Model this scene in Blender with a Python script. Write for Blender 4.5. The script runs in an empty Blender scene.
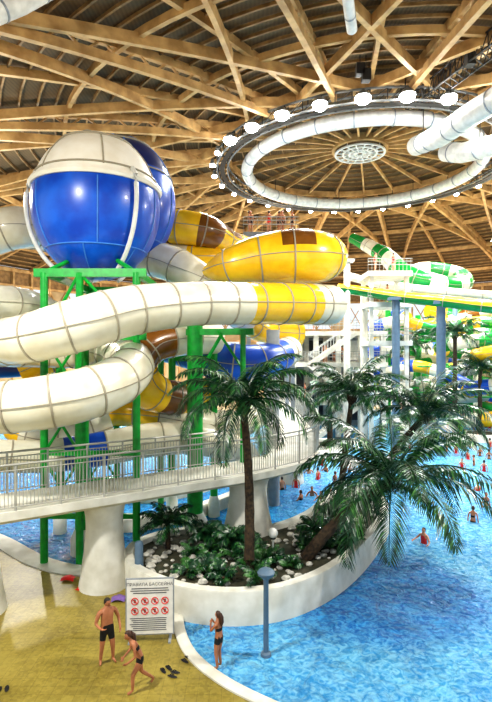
import bpy, math, random
from mathutils import Vector, Matrix
random.seed(7)
F=500.0; CH=8.8
def P(px,py,d): return Vector(((px-246)/F*d, d, CH-(py-351)/F*d))
def G(px,py,z=0.0):
    d=(CH-z)*F/(py-351.0); return Vector(((px-246)/F*d,d,z))
def lin(c):
    c=c/255.0
    return c/12.92 if c<=0.04045 else ((c+0.055)/1.055)**2.4
def C(r,g,b): return (lin(r),lin(g),lin(b),1)
# ---------------------------------------------------------------- materials
def mat(name,col,rough=0.5,col2=None,scale=4.0,metal=0.0,bump=0.0,emit=0,detail=3,coat=0,spec=None):
    m=bpy.data.materials.new(name); m.use_nodes=True
    nt=m.node_tree; b=nt.nodes['Principled BSDF']
    b.inputs['Roughness'].default_value=rough; b.inputs['Metallic'].default_value=metal
    if coat: b.inputs['Coat Weight'].default_value=coat; b.inputs['Coat Roughness'].default_value=0.05
    if spec is not None: b.inputs['Specular IOR Level'].default_value=spec
    if col2 is None: col2=tuple([min(1,c*0.86) for c in col[:3]]+[1])
    tc=nt.nodes.new('ShaderNodeTexCoord'); no=nt.nodes.new('ShaderNodeTexNoise')
    no.inputs['Scale'].default_value=scale; no.inputs['Detail'].default_value=detail
    nt.links.new(tc.outputs['Object'],no.inputs['Vector'])
    mx=nt.nodes.new('ShaderNodeMix'); mx.data_type='RGBA'
    mr=nt.nodes.new('ShaderNodeMapRange'); mr.inputs[1].default_value=0.35; mr.inputs[2].default_value=0.65
    nt.links.new(no.outputs['Fac'],mr.inputs[0]); nt.links.new(mr.outputs[0],mx.inputs[0])
    mx.inputs[6].default_value=col; mx.inputs[7].default_value=col2
    nt.links.new(mx.outputs[2],b.inputs['Base Color'])
    if bump:
        bp=nt.nodes.new('ShaderNodeBump'); bp.inputs['Strength'].default_value=bump
        nt.links.new(no.outputs['Fac'],bp.inputs['Height']); nt.links.new(bp.outputs[0],b.inputs['Normal'])
    if emit:
        b.inputs['Emission Color'].default_value=col; b.inputs['Emission Strength'].default_value=emit
    return m
M={}
M['cream']=mat('cream_gelcoat',C(232,228,208),0.25,C(218,211,186),1.2,coat=0.2)
M['capwhite']=mat('white_gelcoat',C(245,243,232),0.4,C(235,230,214),1.2)
M['yellow']=mat('yellow_gelcoat',C(250,206,40),0.25,C(236,182,30),1.2,coat=0.2)
M['brown']=mat('brown_gelcoat',C(132,84,30),0.25,C(104,64,20),1.2,coat=0.2)
M['blue']=mat('blue_gelcoat',C(8,90,200),0.3,C(5,64,172),1.0,coat=0.15)
M['navy']=mat('navy_gelcoat',C(20,38,100),0.3,coat=0.2)
M['sgreen']=mat('green_gelcoat',C(20,145,58),0.25,coat=0.3)
M['seam']=mat('seam_grey',C(164,156,136),0.5)
M['seamb']=mat('seam_blue',C(70,130,210),0.4)
M['green']=mat('green_steel',C(10,158,52),0.35,C(8,135,44))
M['steel']=mat('galvanised_steel',C(150,160,170),0.35,metal=0.4)
M['ringst']=mat('ring_grey_steel',C(120,122,122),0.5)
M['bluegrey']=mat('blue_grey_column',C(92,116,136),0.5)
M['rail']=mat('white_steel',C(215,216,210),0.35)
M['railg']=mat('railing_steel',C(172,172,164),0.35,metal=.2)
M['white']=mat('white_plaster',C(222,220,208),0.6,C(200,197,182),1.5,bump=0.05)
M['grey']=mat('grey_panel',C(150,155,158),0.6)
M['dark']=mat('dark_metal',C(35,33,32),0.6)
M['duct']=mat('duct_white_metal',C(224,225,222),0.35,C(200,202,199),2.0)
M['wood']=mat('glulam_wood',C(208,170,114),0.5,C(165,128,78),0.9,bump=0.05)
M['wood2']=mat('purlin_wood',C(160,126,80),0.6,C(120,92,54),1.5)
M['lamp']=mat('lamp_glow',(1,0.98,0.94,1),0.5,(1,0.98,0.94,1),emit=50)
M['bark']=mat('palm_bark',C(80,62,42),0.85,C(40,32,22),9,bump=0.6)
M['leaf']=mat('palm_leaf',C(26,74,40),0.3,C(12,46,28),3)
M['leaf2']=mat('palm_leaf_light',C(70,122,56),0.33,C(36,86,40),3)
M['soil']=mat('planter_soil',C(74,70,52),0.9,C(44,50,33),4,bump=0.3)
M['stone']=mat('pebble_white',C(210,207,195),0.7,C(160,158,148),6)
M['red']=mat('red_cloth',C(220,30,25),0.6)
M['purple']=mat('purple_cloth',C(130,100,170),0.7)
M['black']=mat('black_cloth',C(18,18,22),0.7)
M['skin']=mat('skin_light',C(206,150,116),0.5,C(190,130,98),6)
M['skin2']=mat('skin_tan',C(178,118,82),0.5,C(160,102,68),6)
M['hair']=mat('hair_dark',C(38,25,18),0.55,C(22,15,11),20)
M['hairb']=mat('hair_brown',C(74,44,24),0.55,C(50,30,17),20)
M['lips']=mat('lips',C(165,75,65),0.5)
M['eye']=mat('eye_dark',C(25,20,20),0.3)
M['paper']=mat('sign_white',C(232,230,222),0.5)
M['ink']=mat('sign_ink',C(70,70,75),0.6)
M['beige']=mat('beige_wall',C(205,182,145),0.8,C(170,148,110),0.4)
M['wdoor']=mat('door_dark',C(50,52,56),0.4)

def roofmat():
    m=bpy.data.materials.new('roof_planks'); m.use_nodes=True; nt=m.node_tree; b=nt.nodes['Principled BSDF']
    b.inputs['Roughness'].default_value=0.8
    g=nt.nodes.new('ShaderNodeTexCoord'); n=nt.nodes.new('ShaderNodeTexNoise'); n.inputs['Scale'].default_value=0.35; n.inputs['Detail'].default_value=5
    w=nt.nodes.new('ShaderNodeTexWave'); w.inputs['Scale'].default_value=1.2; w.inputs['Distortion'].default_value=0.6
    nt.links.new(g.outputs['Object'],n.inputs['Vector']); nt.links.new(g.outputs['Object'],w.inputs['Vector'])
    r=nt.nodes.new('ShaderNodeValToRGB'); r.color_ramp.elements[0].color=C(62,50,33); r.color_ramp.elements[1].color=C(116,92,60)
    mm=nt.nodes.new('ShaderNodeMath'); mm.operation='MULTIPLY_ADD'; mm.inputs[1].default_value=0.3
    nt.links.new(w.outputs['Fac'],mm.inputs[0]); nt.links.new(n.outputs['Fac'],mm.inputs[2])
    nt.links.new(mm.outputs[0],r.inputs[0]); nt.links.new(r.outputs[0],b.inputs['Base Color'])
    return m
M['roof']=roofmat()
def deckmat():
    m=bpy.data.materials.new('deck_mosaic_ochre'); m.use_nodes=True; nt=m.node_tree; b=nt.nodes['Principled BSDF']
    b.inputs['Roughness'].default_value=0.4
    g=nt.nodes.new('ShaderNodeTexCoord'); n=nt.nodes.new('ShaderNodeTexNoise'); n.inputs['Scale'].default_value=0.6; n.inputs['Detail'].default_value=4
    v=nt.nodes.new('ShaderNodeTexVoronoi'); v.inputs['Scale'].default_value=12
    nt.links.new(g.outputs['Object'],n.inputs['Vector']); nt.links.new(g.outputs['Object'],v.inputs['Vector'])
    r=nt.nodes.new('ShaderNodeValToRGB'); r.color_ramp.elements[0].position=0.3;r.color_ramp.elements[1].position=0.8
    r.color_ramp.elements[0].color=C(116,102,38); r.color_ramp.elements[1].color=C(160,144,68)
    mm=nt.nodes.new('ShaderNodeMath'); mm.operation='MULTIPLY_ADD'; mm.inputs[1].default_value=0.25
    sx=nt.nodes.new('ShaderNodeSeparateColor'); nt.links.new(v.outputs['Color'],sx.inputs[0])
    nt.links.new(sx.outputs[0],mm.inputs[0]); nt.links.new(n.outputs['Fac'],mm.inputs[2])
    br=nt.nodes.new('ShaderNodeTexBrick'); br.offset=0; br.inputs['Scale'].default_value=1.6; br.inputs['Mortar Size'].default_value=.012
    br.inputs['Brick Width'].default_value=.5; br.inputs['Row Height'].default_value=.5
    br.inputs['Color1'].default_value=(1,1,1,1); br.inputs['Color2'].default_value=(.93,.93,.93,1); br.inputs['Mortar'].default_value=(.72,.72,.7,1)
    nt.links.new(g.outputs['Object'],br.inputs['Vector'])
    mx=nt.nodes.new('ShaderNodeMix'); mx.data_type='RGBA'; mx.blend_type='MULTIPLY'; mx.inputs[0].default_value=1
    nt.links.new(mm.outputs[0],r.inputs[0]); nt.links.new(r.outputs[0],mx.inputs[6]); nt.links.new(br.outputs['Color'],mx.inputs[7]); nt.links.new(mx.outputs[2],b.inputs['Base Color'])
    return m
M['deck']=deckmat()
def watermat():
    m=bpy.data.materials.new('pool_water'); m.use_nodes=True; nt=m.node_tree; b=nt.nodes['Principled BSDF']; L=nt.links.new
    b.inputs['Roughness'].default_value=0.06; b.inputs['IOR'].default_value=1.33
    g=nt.nodes.new('ShaderNodeNewGeometry')
    def dist(cx,cy,r0,r1,sx=1.0):
        sub=nt.nodes.new('ShaderNodeVectorMath'); sub.operation='SUBTRACT'; sub.inputs[1].default_value=(cx,cy,0)
        L(g.outputs['Position'],sub.inputs[0])
        sc=nt.nodes.new('ShaderNodeVectorMath'); sc.operation='MULTIPLY'; sc.inputs[1].default_value=(sx,1,0); L(sub.outputs[0],sc.inputs[0])
        ln=nt.nodes.new('ShaderNodeVectorMath'); ln.operation='LENGTH'; L(sc.outputs[0],ln.inputs[0])
        mr=nt.nodes.new('ShaderNodeMapRange'); mr.inputs[1].default_value=r0; mr.inputs[2].default_value=r1; mr.inputs[3].default_value=1; mr.inputs[4].default_value=0
        L(ln.outputs[1],mr.inputs[0]); return mr.outputs[0]
    def mixc(f,a,c):
        x=nt.nodes.new('ShaderNodeMix'); x.data_type='RGBA'
        if f is not None: L(f,x.inputs[0])
        for s,i in ((a,6),(c,7)):
            if isinstance(s,tuple): x.inputs[i].default_value=s
            else: L(s,x.inputs[i])
        return x.outputs[2]
    def noise(sc,det,dis,lo=.35,hi=.65):
        n=nt.nodes.new('ShaderNodeTexNoise'); n.inputs['Scale'].default_value=sc; n.inputs['Detail'].default_value=det; n.inputs['Distortion'].default_value=dis
        L(g.outputs['Position'],n.inputs['Vector']); r=nt.nodes.new('ShaderNodeMapRange'); r.inputs[1].default_value=lo; r.inputs[2].default_value=hi
        L(n.outputs['Fac'],r.inputs[0]); return n,r.outputs[0]
    n1,f1=noise(.3,4,1.0,.3,.7); n3,f3=noise(4.0,4,1.4,.38,.62)
    base=mixc(f1,C(36,136,200),C(88,184,224))
    tile_sparkle=mixc(f3,C(34,122,192),C(165,222,240))  # mosaic tint, with the ripple sparkle of the surface painted into the colour
    c=mixc(None,base,tile_sparkle); c.node.inputs[0].default_value=0.46
    deep=mixc(f3,C(6,78,158),C(42,138,205))
    big=dist(5.0,18.4,2.8,3.9,0.85)
    mulf=nt.nodes.new('ShaderNodeMath'); mulf.operation='MULTIPLY'; mulf.inputs[1].default_value=0.78; L(big,mulf.inputs[0])
    c=mixc(mulf.outputs[0],c,deep)
    lz=dist(-10,27,9,16.5,0.8)
    mul2=nt.nodes.new('ShaderNodeMath'); mul2.operation='MULTIPLY'; mul2.inputs[1].default_value=0.85; L(lz,mul2.inputs[0])
    c=mixc(mul2.outputs[0],c,mixc(f3,C(4,96,176),C(30,156,215)))
    L(c,b.inputs['Base Color'])
    n2=nt.nodes.new('ShaderNodeTexNoise'); n2.inputs['Scale'].default_value=1.9; n2.inputs['Detail'].default_value=5; n2.inputs['Distortion'].default_value=1.0
    L(g.outputs['Position'],n2.inputs['Vector'])
    bp=nt.nodes.new('ShaderNodeBump'); bp.inputs['Strength'].default_value=0.85; bp.inputs['Distance'].default_value=0.45
    L(n2.outputs['Fac'],bp.inputs['Height']); L(bp.outputs[0],b.inputs['Normal'])
    return m
M['water']=watermat()
# ---------------------------------------------------------------- mesh builder
class MB:
    def __init__(s): s.v=[]; s.f=[]; s.m=[]; s.names=[]
    def mi(s,n):
        if n not in s.names: s.names.append(n)
        return s.names.index(n)
    def quadface(s,idx,mn): s.f.append(tuple(idx)); s.m.append(s.mi(mn))
    def poly(s,pts,mn):
        o=len(s.v); s.v+= [Vector(p) for p in pts]; s.quadface(range(o,o+len(pts)),mn)
    def box(s,c,size,mn,rot=0.0,M3=None):
        c=Vector(c); R=M3 if M3 else Matrix.Rotation(rot,3,'Z'); o=len(s.v)
        for x in (-.5,.5):
            for y in (-.5,.5):
                for z in (-.5,.5): s.v.append(c+R@Vector((x*size[0],y*size[1],z*size[2])))
        for q in ((0,1,3,2),(4,6,7,5),(0,4,5,1),(2,3,7,6),(0,2,6,4),(1,5,7,3)): s.quadface([o+i for i in q],mn)
    def sweep(s,pts,section,mats,closed=False,radii=None,caps=True,flat=False):
        n=len(pts); k=len(section); o=len(s.v); side=None
        fn=mats if callable(mats) else (lambda i,j:mats)
        for i,p in enumerate(pts):
            if closed: t=(pts[(i+1)%n]-pts[i-1])
            else: t=pts[min(i+1,n-1)]-pts[max(i-1,0)]
            if t.length<1e-9: t=Vector((0,1,0))
            t=t.normalized()
            sd=t.cross(Vector((0,0,1)))
            if sd.length<0.15:
                sd=side if side is not None else Vector((1,0,0))
                sd=(sd-t*sd.dot(t))
            sd=sd.normalized(); side=sd
            if flat: up=Vector((0,0,1))
            else: up=sd.cross(t).normalized()
            r=radii[i] if radii else 1.0
            for a,b in section: s.v.append(p+sd*(a*r)+up*(b*r))
        rng=n if closed else n-1
        for i in range(rng):
            for j in range(k):
                a=o+i*k+j; b=o+i*k+(j+1)%k; c=o+((i+1)%n)*k+(j+1)%k; d=o+((i+1)%n)*k+j
                s.quadface((a,b,c,d),fn(i,j))
        if caps and not closed:
            s.quadface([o+j for j in range(k)][::-1],fn(0,0)); s.quadface([o+(n-1)*k+j for j in range(k)],fn(n-2,0))
    def tube(s,pts,r,mn,n=8,closed=False,caps=True):
        sec=[(math.cos(2*math.pi*j/n),math.sin(2*math.pi*j/n)) for j in range(n)]
        rad=r if isinstance(r,(list,tuple)) else [r]*len(pts)
        s.sweep([Vector(p) for p in pts],sec,mn,closed,rad,caps)
    def bar(s,pts,w,h,mn,closed=False,flat=False):
        sec=[(-w/2,-h/2),(w/2,-h/2),(w/2,h/2),(-w/2,h/2)]
        s.sweep([Vector(p) for p in pts],sec,mn,closed,flat=flat)
    def lathe(s,c,prof,mn,n=24):
        c=Vector(c); o=len(s.v); k=len(prof)
        for j in range(n):
            a=2*math.pi*j/n
            for r,z in prof: s.v.append(c+Vector((r*math.cos(a),r*math.sin(a),z)))
        for j in range(n):
            for i in range(k-1):
                s.quadface((o+j*k+i,o+((j+1)%n)*k+i,o+((j+1)%n)*k+i+1,o+j*k+i+1),mn)
        s.quadface([o+j*k for j in range(n)][::-1],mn); s.quadface([o+j*k+k-1 for j in range(n)],mn)
    def ell(s,c,r,mn,T=None,nu=14,nv=9,fn=None):
        c=Vector(c); o=len(s.v)
        for i in range(nv+1):
            ph=-math.pi/2+math.pi*i/nv
            for j in range(nu):
                th=2*math.pi*j/nu
                q=Vector((r[0]*math.cos(ph)*math.cos(th),r[1]*math.cos(ph)*math.sin(th),r[2]*math.sin(ph)))
                if fn: q=fn(q)
                if T: q=T@q
                s.v.append(c+q)
        for i in range(nv):
            for j in range(nu):
                m2=mn(-90+180*(i+.5)/nv,360*(j+.5)/nu) if callable(mn) else mn
                s.quadface((o+i*nu+j,o+i*nu+(j+1)%nu,o+(i+1)*nu+(j+1)%nu,o+(i+1)*nu+j),m2)
    def build(s,name,smooth=True,parent=None,loc=None):
        me=bpy.data.meshes.new(name); me.from_pydata([tuple(v) for v in s.v],[],s.f)
        for n in s.names: me.materials.append(M[n])
        me.polygons.foreach_set('material_index',s.m)
        me.update()
        if smooth:
            me.polygons.foreach_set('use_smooth',[True]*len(me.polygons))
            me.set_sharp_from_angle(angle=math.radians(40))
        ob=bpy.data.objects.new(name,me); bpy.context.scene.collection.objects.link(ob)
        if parent: ob.parent=parent
        if loc is not None: ob.location=loc
        return ob
def empty(name,loc=(0,0,0)):
    e=bpy.data.objects.new(name,None); e.location=loc; e.empty_display_size=0.3
    bpy.context.scene.collection.objects.link(e); return e
def cr(pts,step=0.3,closed=False):
    n=len(pts); out=[]; D=len(pts[0])
    rng=n if closed else n-1
    for i in range(rng):
        g=(lambda k: pts[k%n]) if closed else (lambda k: pts[max(0,min(n-1,k))])
        a,b,c,d=g(i-1),g(i),g(i+1),g(i+2)
        L=math.sqrt(sum((c[q]-b[q])**2 for q in range(min(3,D))))
        m=max(1,int(L/step))
        for j in range(m):
            t=j/m
            out.append(tuple(0.5*((2*b[q])+(-a[q]+c[q])*t+(2*a[q]-5*b[q]+4*c[q]-d[q])*t*t+(-a[q]+3*b[q]-3*c[q]+d[q])*t**3) for q in range(D)))
    if not closed: out.append(tuple(pts[-1]))
    return out
NT=24
SEC=[(math.cos(2*math.pi*j/NT),math.sin(2*math.pi*j/NT)) for j in range(NT)]
def slide(name,pp,bands,flange=1.3,parent=None,world=False,split=None):
    if world: w=[tuple(p) for p in pp]
    else: w=[(*P(a,b,d),r*d/F) for a,b,d,r in pp]
    q=cr(w,0.25); pts=[Vector(p[:3]) for p in q]; rad=[p[3] for p in q]; n=len(pts)
    mb=MB()
    def fn(i,j):
        f=i/(n-1.0); ang=360.0*(j+.5)/NT
        for e,mn in bands:
            if f<=e: return mn(ang) if callable(mn) else mn
        mn=bands[-1][1]; return mn(ang) if callable(mn) else mn
    mb.sweep(pts,SEC,fn,False,rad,True)
    acc=0
    for i in range(1,n-1):
        acc+=(pts[i]-pts[i-1]).length
        if acc>=flange:
            acc=0; t=(pts[i+1]-pts[i-1]).normalized(); r=rad[i]
            mb.sweep([pts[i]-t*.04,pts[i]-t*.03,pts[i]+t*.03,pts[i]+t*.04],SEC,'seam',False,[r*.99,r*1.035,r*1.035,r*.99],False)
    for sg in (0,NT//2):
        pl=[]
        for i in range(n):
            t=(pts[min(i+1,n-1)]-pts[max(i-1,0)]).normalized(); sd=t.cross(Vector((0,0,1)))
            if sd.length<.1: sd=Vector((1,0,0))
            sd.normalize(); pl.append(pts[i]+sd*(rad[i]*1.01*(1 if sg==0 else -1)))
        mb.bar(pl,.05,.035,'seam')
    return mb.build(name,parent=parent)
# ================================================================= ROOM SHELL
CX,CY=12.3,54.0; RR=58.0
def rz(r): return 31.0-0.0026*r*r
def rp(r,a,dz=0.0): return Vector((CX+r*math.cos(a),CY+r*math.sin(a),rz(r)+dz))
mb=MB(); NA=96; NRg=20
for i in range(NRg+1):
    for j in range(NA): mb.v.append(rp(RR*i/NRg+0.01,2*math.pi*j/NA,0.35))
for i in range(NRg):
    for j in range(NA): mb.quadface((i*NA+j,(i+1)*NA+j,(i+1)*NA+(j+1)%NA,i*NA+(j+1)%NA),'roof')
mb.build('ceiling')
mb=MB()
def rline(r0,r1,a0,a1,w,h,dz,mn,k=22):
    mb.bar([rp(r0+(r1-r0)*i/k,a0+(a1-a0)*(i/k)**0.8,dz) for i in range(k+1)],w,h,mn,flat=True)
NRB=32
for k in range(NRB):
    a=2*math.pi*k/NRB+0.03
    rline(14.5,RR,a,a,.34,.6,-.15,'wood',16)
    if k%2==0:
        rline(14.5,RR,a,a,.4,.6,-1.2,'wood',16)
        for q in range(16):
            r=15.5+q*2.6; mb.bar([rp(r,a,-.2),rp(r+1.3,a,-1.15),rp(r+2.6,a,-.2)],.14,.14,'wood')
for k in range(16):
    for sg in (1,-1):
        a=2*math.pi*(k+.5)/16; th=math.radians(52)*sg
        d=Vector((math.cos(a+th),math.sin(a+th))); p0=Vector((14.5*math.cos(a),14.5*math.sin(a))); pts=[]
        s=0
        while True:
            q=p0+d*s
            if q.length>RR-.4: break
            # timbers sag into a gentle arch in plan as well as in section
            q2=q+Vector((-d.y,d.x))*(-sg)*0.0026*s*s
            if q2.length>RR-.4: break
            pts.append(Vector((CX+q2.x,CY+q2.y,rz(q2.length)-.75))); s+=2.2
        mb.bar(pts,.34,.75,'wood',flat=True)
for k in range(24):
    a=2*math.pi*k/24
    rline(2.8,14.5,a,a,.2,.4,-.1,'wood',6)
def ringb(r,w,h,dz,mn,n=96): mb.bar([rp(r,2*math.pi*i/n,dz) for i in range(n)],w,h,mn,closed=True,flat=True)
for r in (2.8,14.5): ringb(r,.35,.7,-.2,'wood')
for r in (22,30,40,50,57.5): ringb(r,.3,.55,-.4,'wood')
r=16.0
while r<57: ringb(r,.14,.22,.12,'wood2'); r+=1.35
for r in (4.2,5.6,7,8.4,9.8,11.2,12.8): ringb(r,.1,.18,.15,'wood2')
mb.build('ceiling_timber_beams',smooth=False)
mb=MB()
for r in (0.5,1.1,1.8,2.6): mb.bar([Vector((CX+r*math.cos(2*math.pi*i/40),CY+r*math.sin(2*math.pi*i/40),30.1)) for i in range(40)],.22,.15,'duct',closed=True)
for k in range(16):
    a=2*math.pi*k/16; mb.bar([(CX+.3*math.cos(a),CY+.3*math.sin(a),30.1),(CX+2.6*math.cos(a),CY+2.6*math.sin(a),30.1)],.14,.12,'duct')
for k in range(4):
    a=math.pi/4+math.pi/2*k; mb.tube([(CX+2.4*math.cos(a),CY+2.4*math.sin(a),30.1),(CX+2.4*math.cos(a),CY+2.4*math.sin(a),31.2)],.05,'duct')
mb.build('ceiling_air_diffuser',smooth=False)
mb=MB(); hz=rz(RR)+.3; na=72
a0,a1=math.radians(-32),math.radians(212)
for i in range(na):
    A=a0+(a1-a0)*i/na; B=a0+(a1-a0)*(i+1)/na
    def wq(z0,z1,mn,rr=RR): mb.poly([(CX+rr*math.cos(A),CY+rr*math.sin(A),z0),(CX+rr*math.cos(B),CY+rr*math.sin(B),z0),(CX+rr*math.cos(B),CY+rr*math.sin(B),z1),(CX+rr*math.cos(A),CY+rr*math.sin(A),z1)],mn)
    wq(-1.3,7,'beige'); wq(11,13.5,'beige'); wq(19.5,hz,'wood2')
    if i%3==0: wq(7,11,'beige'); wq(13.5,19.5,'beige')
    rr=RR-.25
    mb.box((CX+rr*math.cos(A),CY+rr*math.sin(A),11),(.5,.35,23),'wood',rot=A)
    for z0,z1 in ((13.5,19.5),(19.5,13.5)):
        mb.bar([(CX+rr*math.cos(A),CY+rr*math.sin(A),z0),(CX+rr*math.cos(B),CY+rr*math.sin(B),z1)],.2,.2,'wood')
for z in (7,11,13.5,19.5):
    mb.bar([Vector((CX+(RR-.3)*math.cos(a0+(a1-a0)*i/na),CY+(RR-.3)*math.sin(a0+(a1-a0)*i/na),z)) for i in range(na+1)],.3,.4,'wood',flat=True)
mb.build('wall_back',smooth=False)
# ================================================================= FLOOR / WATER
mb=MB(); mb.lathe((CX,CY,-1.6),[(RR+8,0),(RR+8,.3)],'white',64); mb.build('floor',smooth=False)
mb=MB(); mb.poly([(CX+(RR-.1)*math.cos(2*math.pi*i/64),CY+(RR-.1)*math.sin(2*math.pi*i/64),-.1) for i in range(64)],'water'); mb.build('pool_water_surface',smooth=False)
plEdge=[(-22,29),(-16,26),(-11.8,23.3),(-8.9,20.9),(-6.8,19.9),(-4.7,20.0)]
rEdge=[(-2.3,16.8),(-2.05,15.6),(-1.6,14.5),(-.85,13.55),(.1,12.75),(1.5,11.9),(3.6,11.0),(7,10.2),(12,9.8)]
pE=[Vector((a,b,0)) for a,b in cr(plEdge,.4)]; rE=[Vector((a,b,0)) for a,b in cr(rEdge,.3)]
dp=[(-60,29,0)]+[tuple(v) for v in pE]+[(-4.2,18.8,0),(-3.2,17.5,0)]+[tuple(v) for v in rE]+[(40,9.8,0),(40,-12,0),(-60,-12,0)]
mb=MB()
mb.poly([(a,b,0) for a,b,c in dp][::-1],'deck')
for i in range(len(dp)-1): mb.poly([(dp[i][0],dp[i][1],0),(dp[i+1][0],dp[i+1][1],0),(dp[i+1][0],dp[i+1][1],-1.3),(dp[i][0],dp[i][1],-1.3)],'white')
mb.build('floor_deck',smooth=False)
mb=MB()
mb.sweep(pE,[(-.55,-.3),(.35,-.3),(.35,.05),(.2,.1),(-.45,.1),(-.55,.05)],'white'); mb.build('pool_curb')
mb=MB()
mb.sweep(rE,[(-.17,-.3),(.17,-.3),(.17,.05),(.1,.1),(-.1,.1),(-.17,.05)],'white'); mb.build('pool_curb')
mb=MB(); fe=[Vector((a,b,0)) for a,b in cr([(-46,70),(-20,66),(0,70),(15,74),(26,71),(34,64),(48,54),(68,50)],2)]
mb.poly([tuple(v) for v in fe]+[(68,111,0),(-46,111,0)],'beige')
for i in range(len(fe)-1): mb.poly([fe[i],fe[i+1],fe[i+1]-Vector((0,0,1.3)),fe[i]-Vector((0,0,1.3))],'white')
mb.build('floor_terrace',smooth=False)
mb=MB(); mb.bar(fe,.6,.3,'white'); mb.build('pool_curb',smooth=False)
def rwall(pts,h=.7,w=.35,z0=-1.3):
    mb=MB(); q=[Vector((a,b,0)) for a,b in cr(pts,.4)]
    mb.sweep(q,[(-w,z0),(w,z0),(w,h-.1),(w-.08,h),(-w+.08,h),(-w,h-.1)],'white',flat=True); mb.build('lazy_river_wall')
def gx(px,py): v=G(px,py); return (v.x,v.y)
rwall([gx(92,528),gx(130,528),gx(175,520),gx(215,508),gx(250,492),gx(268,478)],.5)
rwall([gx(100,492),gx(140,500),gx(185,494),gx(225,482)],.6)
rwall([gx(262,470),gx(300,462),gx(340,452),gx(330,444),gx(280,446)],.5)
# ================================================================= PLANTER
pl=[(-2.5,16.9),(-.8,16.35),(1,16.6),(2.6,17.7),(4.1,19.5),(5.6,22),(6.9,24.8),(7.3,27.5),(6.0,28.8),(4.4,27),(2.9,24.2),(1,22.4),(-1.5,22.2),(-3.4,21.8),(-4.6,20.3),(-4.2,18.4)]
pq=[Vector((a,b,0)) for a,b in cr(pl,.4,True)]
mb=MB(); mb.sweep(pq,[(-.16,-.5),(.2,-.5),(.16,.93),(.12,1.0),(-.2,1.0),(-.24,.93)],'white',closed=True,flat=True)
mb.poly([(v.x,v.y,.8) for v in pq],'soil')
mb.build('palm_planter')
def inpl(x,y,m=.5):
    c=False; n=len(pq)
    for i in range(n):
        a,b=pq[i],pq[i-1]
        if (a.y>y)!=(b.y>y) and x<(b.x-a.x)*(y-a.y)/(b.y-a.y)+a.x: c=not c
        if (Vector((x,y,0))-a).length<m: return False
    return c
mb=MB(); k=0
while k<300:
    x=random.uniform(-5,7.5); y=random.uniform(16,29)
    if inpl(x,y,.3):
        k+=1; r=random.uniform(.06,.2); mb.ell((x,y,.8+r*.35),(r,r*random.uniform(.7,1),r*.6),'stone',nu=7,nv=4)
mb.build('pebble_bed')
# ================================================================= PALMS
def frond(mb,base,az,length,elev,droop,leaf=.55,n=26,mn='leaf'):
    d=Vector((math.cos(az),math.sin(az),0)); side=Vector((-math.sin(az),math.cos(az),0))
    pts=[]; p=Vector(base); e=elev; st=length/n
    for i in range(n+1):
        pts.append(p.copy()); p=p+(d*math.cos(e)+Vector((0,0,math.sin(e))))*st; e-=droop/n*(0.5+i/n)
    mb.tube(pts,[.035*(1-i/(n+1.0))+.006 for i in range(n+1)],mn,n=4)
    for i in range(3,n+1):
        f=i/n; L=leaf*(math.sin(math.pi*min(1,f*.86+.14))**.6)+.08
        t=(pts[i]-pts[i-1]).normalized(); up=side.cross(t)*-1
        for sg in (-1,1):
            for sub in (0,.5):
                o=pts[i]-(pts[i]-pts[i-1])*sub
                dr=(side*sg*.85+t*.6+Vector((0,0,-.3))+up*random.uniform(-.12,.25)).normalized()
                l=L*random.uniform(.85,1.1); w=t*(.03+.014*leaf)
                m_=o+dr*l*.5; e_=o+dr*l*.95+Vector((0,0,-.3*l))
                mb.poly([o-w*.6,m_-w,e_,m_+w],mn if random.random()<.78 else 'leaf2')
def palm(name,base,crown,nf=20,length=3.0,leaf=.6,bend=0.0,elevs=None,r=.16,up=1.0,droop=1.5):
    base=Vector(base); crown=Vector(crown); mb=MB()
    k=14; pts=[]
    for i in range(k+1):
        f=i/k; p=base.lerp(crown,f); p.x+=bend*math.sin(f*math.pi); pts.append(p)
    rad=[r*(1.25-.45*i/k)*(1+.09*(i%2)) for i in range(k+1)]; rad[-1]=r*1.15
    mb.tube(pts,rad,'bark',n=12)
    for i in range(26):
        a=i*2.4; q=crown+Vector((math.cos(a)*r,math.sin(a)*r,-.05-.015*i)); mb.tube([q,q+Vector((math.cos(a)*.12,math.sin(a)*.12,.22))],[.05,.012],'bark',n=4)
    for i in range(nf):
        az=i*2.399+.4; f=i/nf
        el=math.radians(72-74*f)*up+random.uniform(-.1,.1)
        frond(mb,crown+Vector((0,0,.1)),az,length*random.uniform(.82,1.12),el,droop+f*.5,leaf)
    return mb.build(name,smooth=False)
palm('palm_tree',(.1,18.2,.8),P(243,404,18.2),22,3.4,.6,bend=.12,r=.15,droop=1.7)
palm('palm_tree',(2.3,19.3,.8),P(392,482,19.0),26,4.5,.9,bend=-.35,r=.2,up=.93,droop=1.6)
palm('palm_tree',(4.9,26.3,.8),P(352,396,26),20,3.3,.6,r=.15)
palm('palm_tree',(5.9,25.6,.8),P(425,416,24.5),22,3.9,.75,r=.18,bend=-.3)
def shrub(base,n,L,leaf,mn='leaf'):
    mb=MB()
    for i in range(n): frond(mb,Vector(base),i*2.4+random.random(),L*random.uniform(.7,1.1),math.radians(random.uniform(35,80)),1.3,leaf,n=10,mn=mn if random.random()<.7 else 'leaf2')
    mb.tube([Vector(base)-Vector((0,0,.1)),Vector(base)+Vector((0,0,.12))],.09,'bark')
    return mb.build('potted_shrub',smooth=False)
def dwarf(px,py,d,h,L,n=14):
    p=P(px,py,d); p.z=.8; mb=MB(); mb.tube([p-Vector((0,0,.1)),p+Vector((0,0,h))],[.12,.08],'bark')
    for i in range(n): frond(mb,p+Vector((0,0,h)),i*2.4,L,math.radians(70-65*i/n),1.6,.32,n=14)
    mb.build('dwarf_palm',smooth=False)
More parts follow.
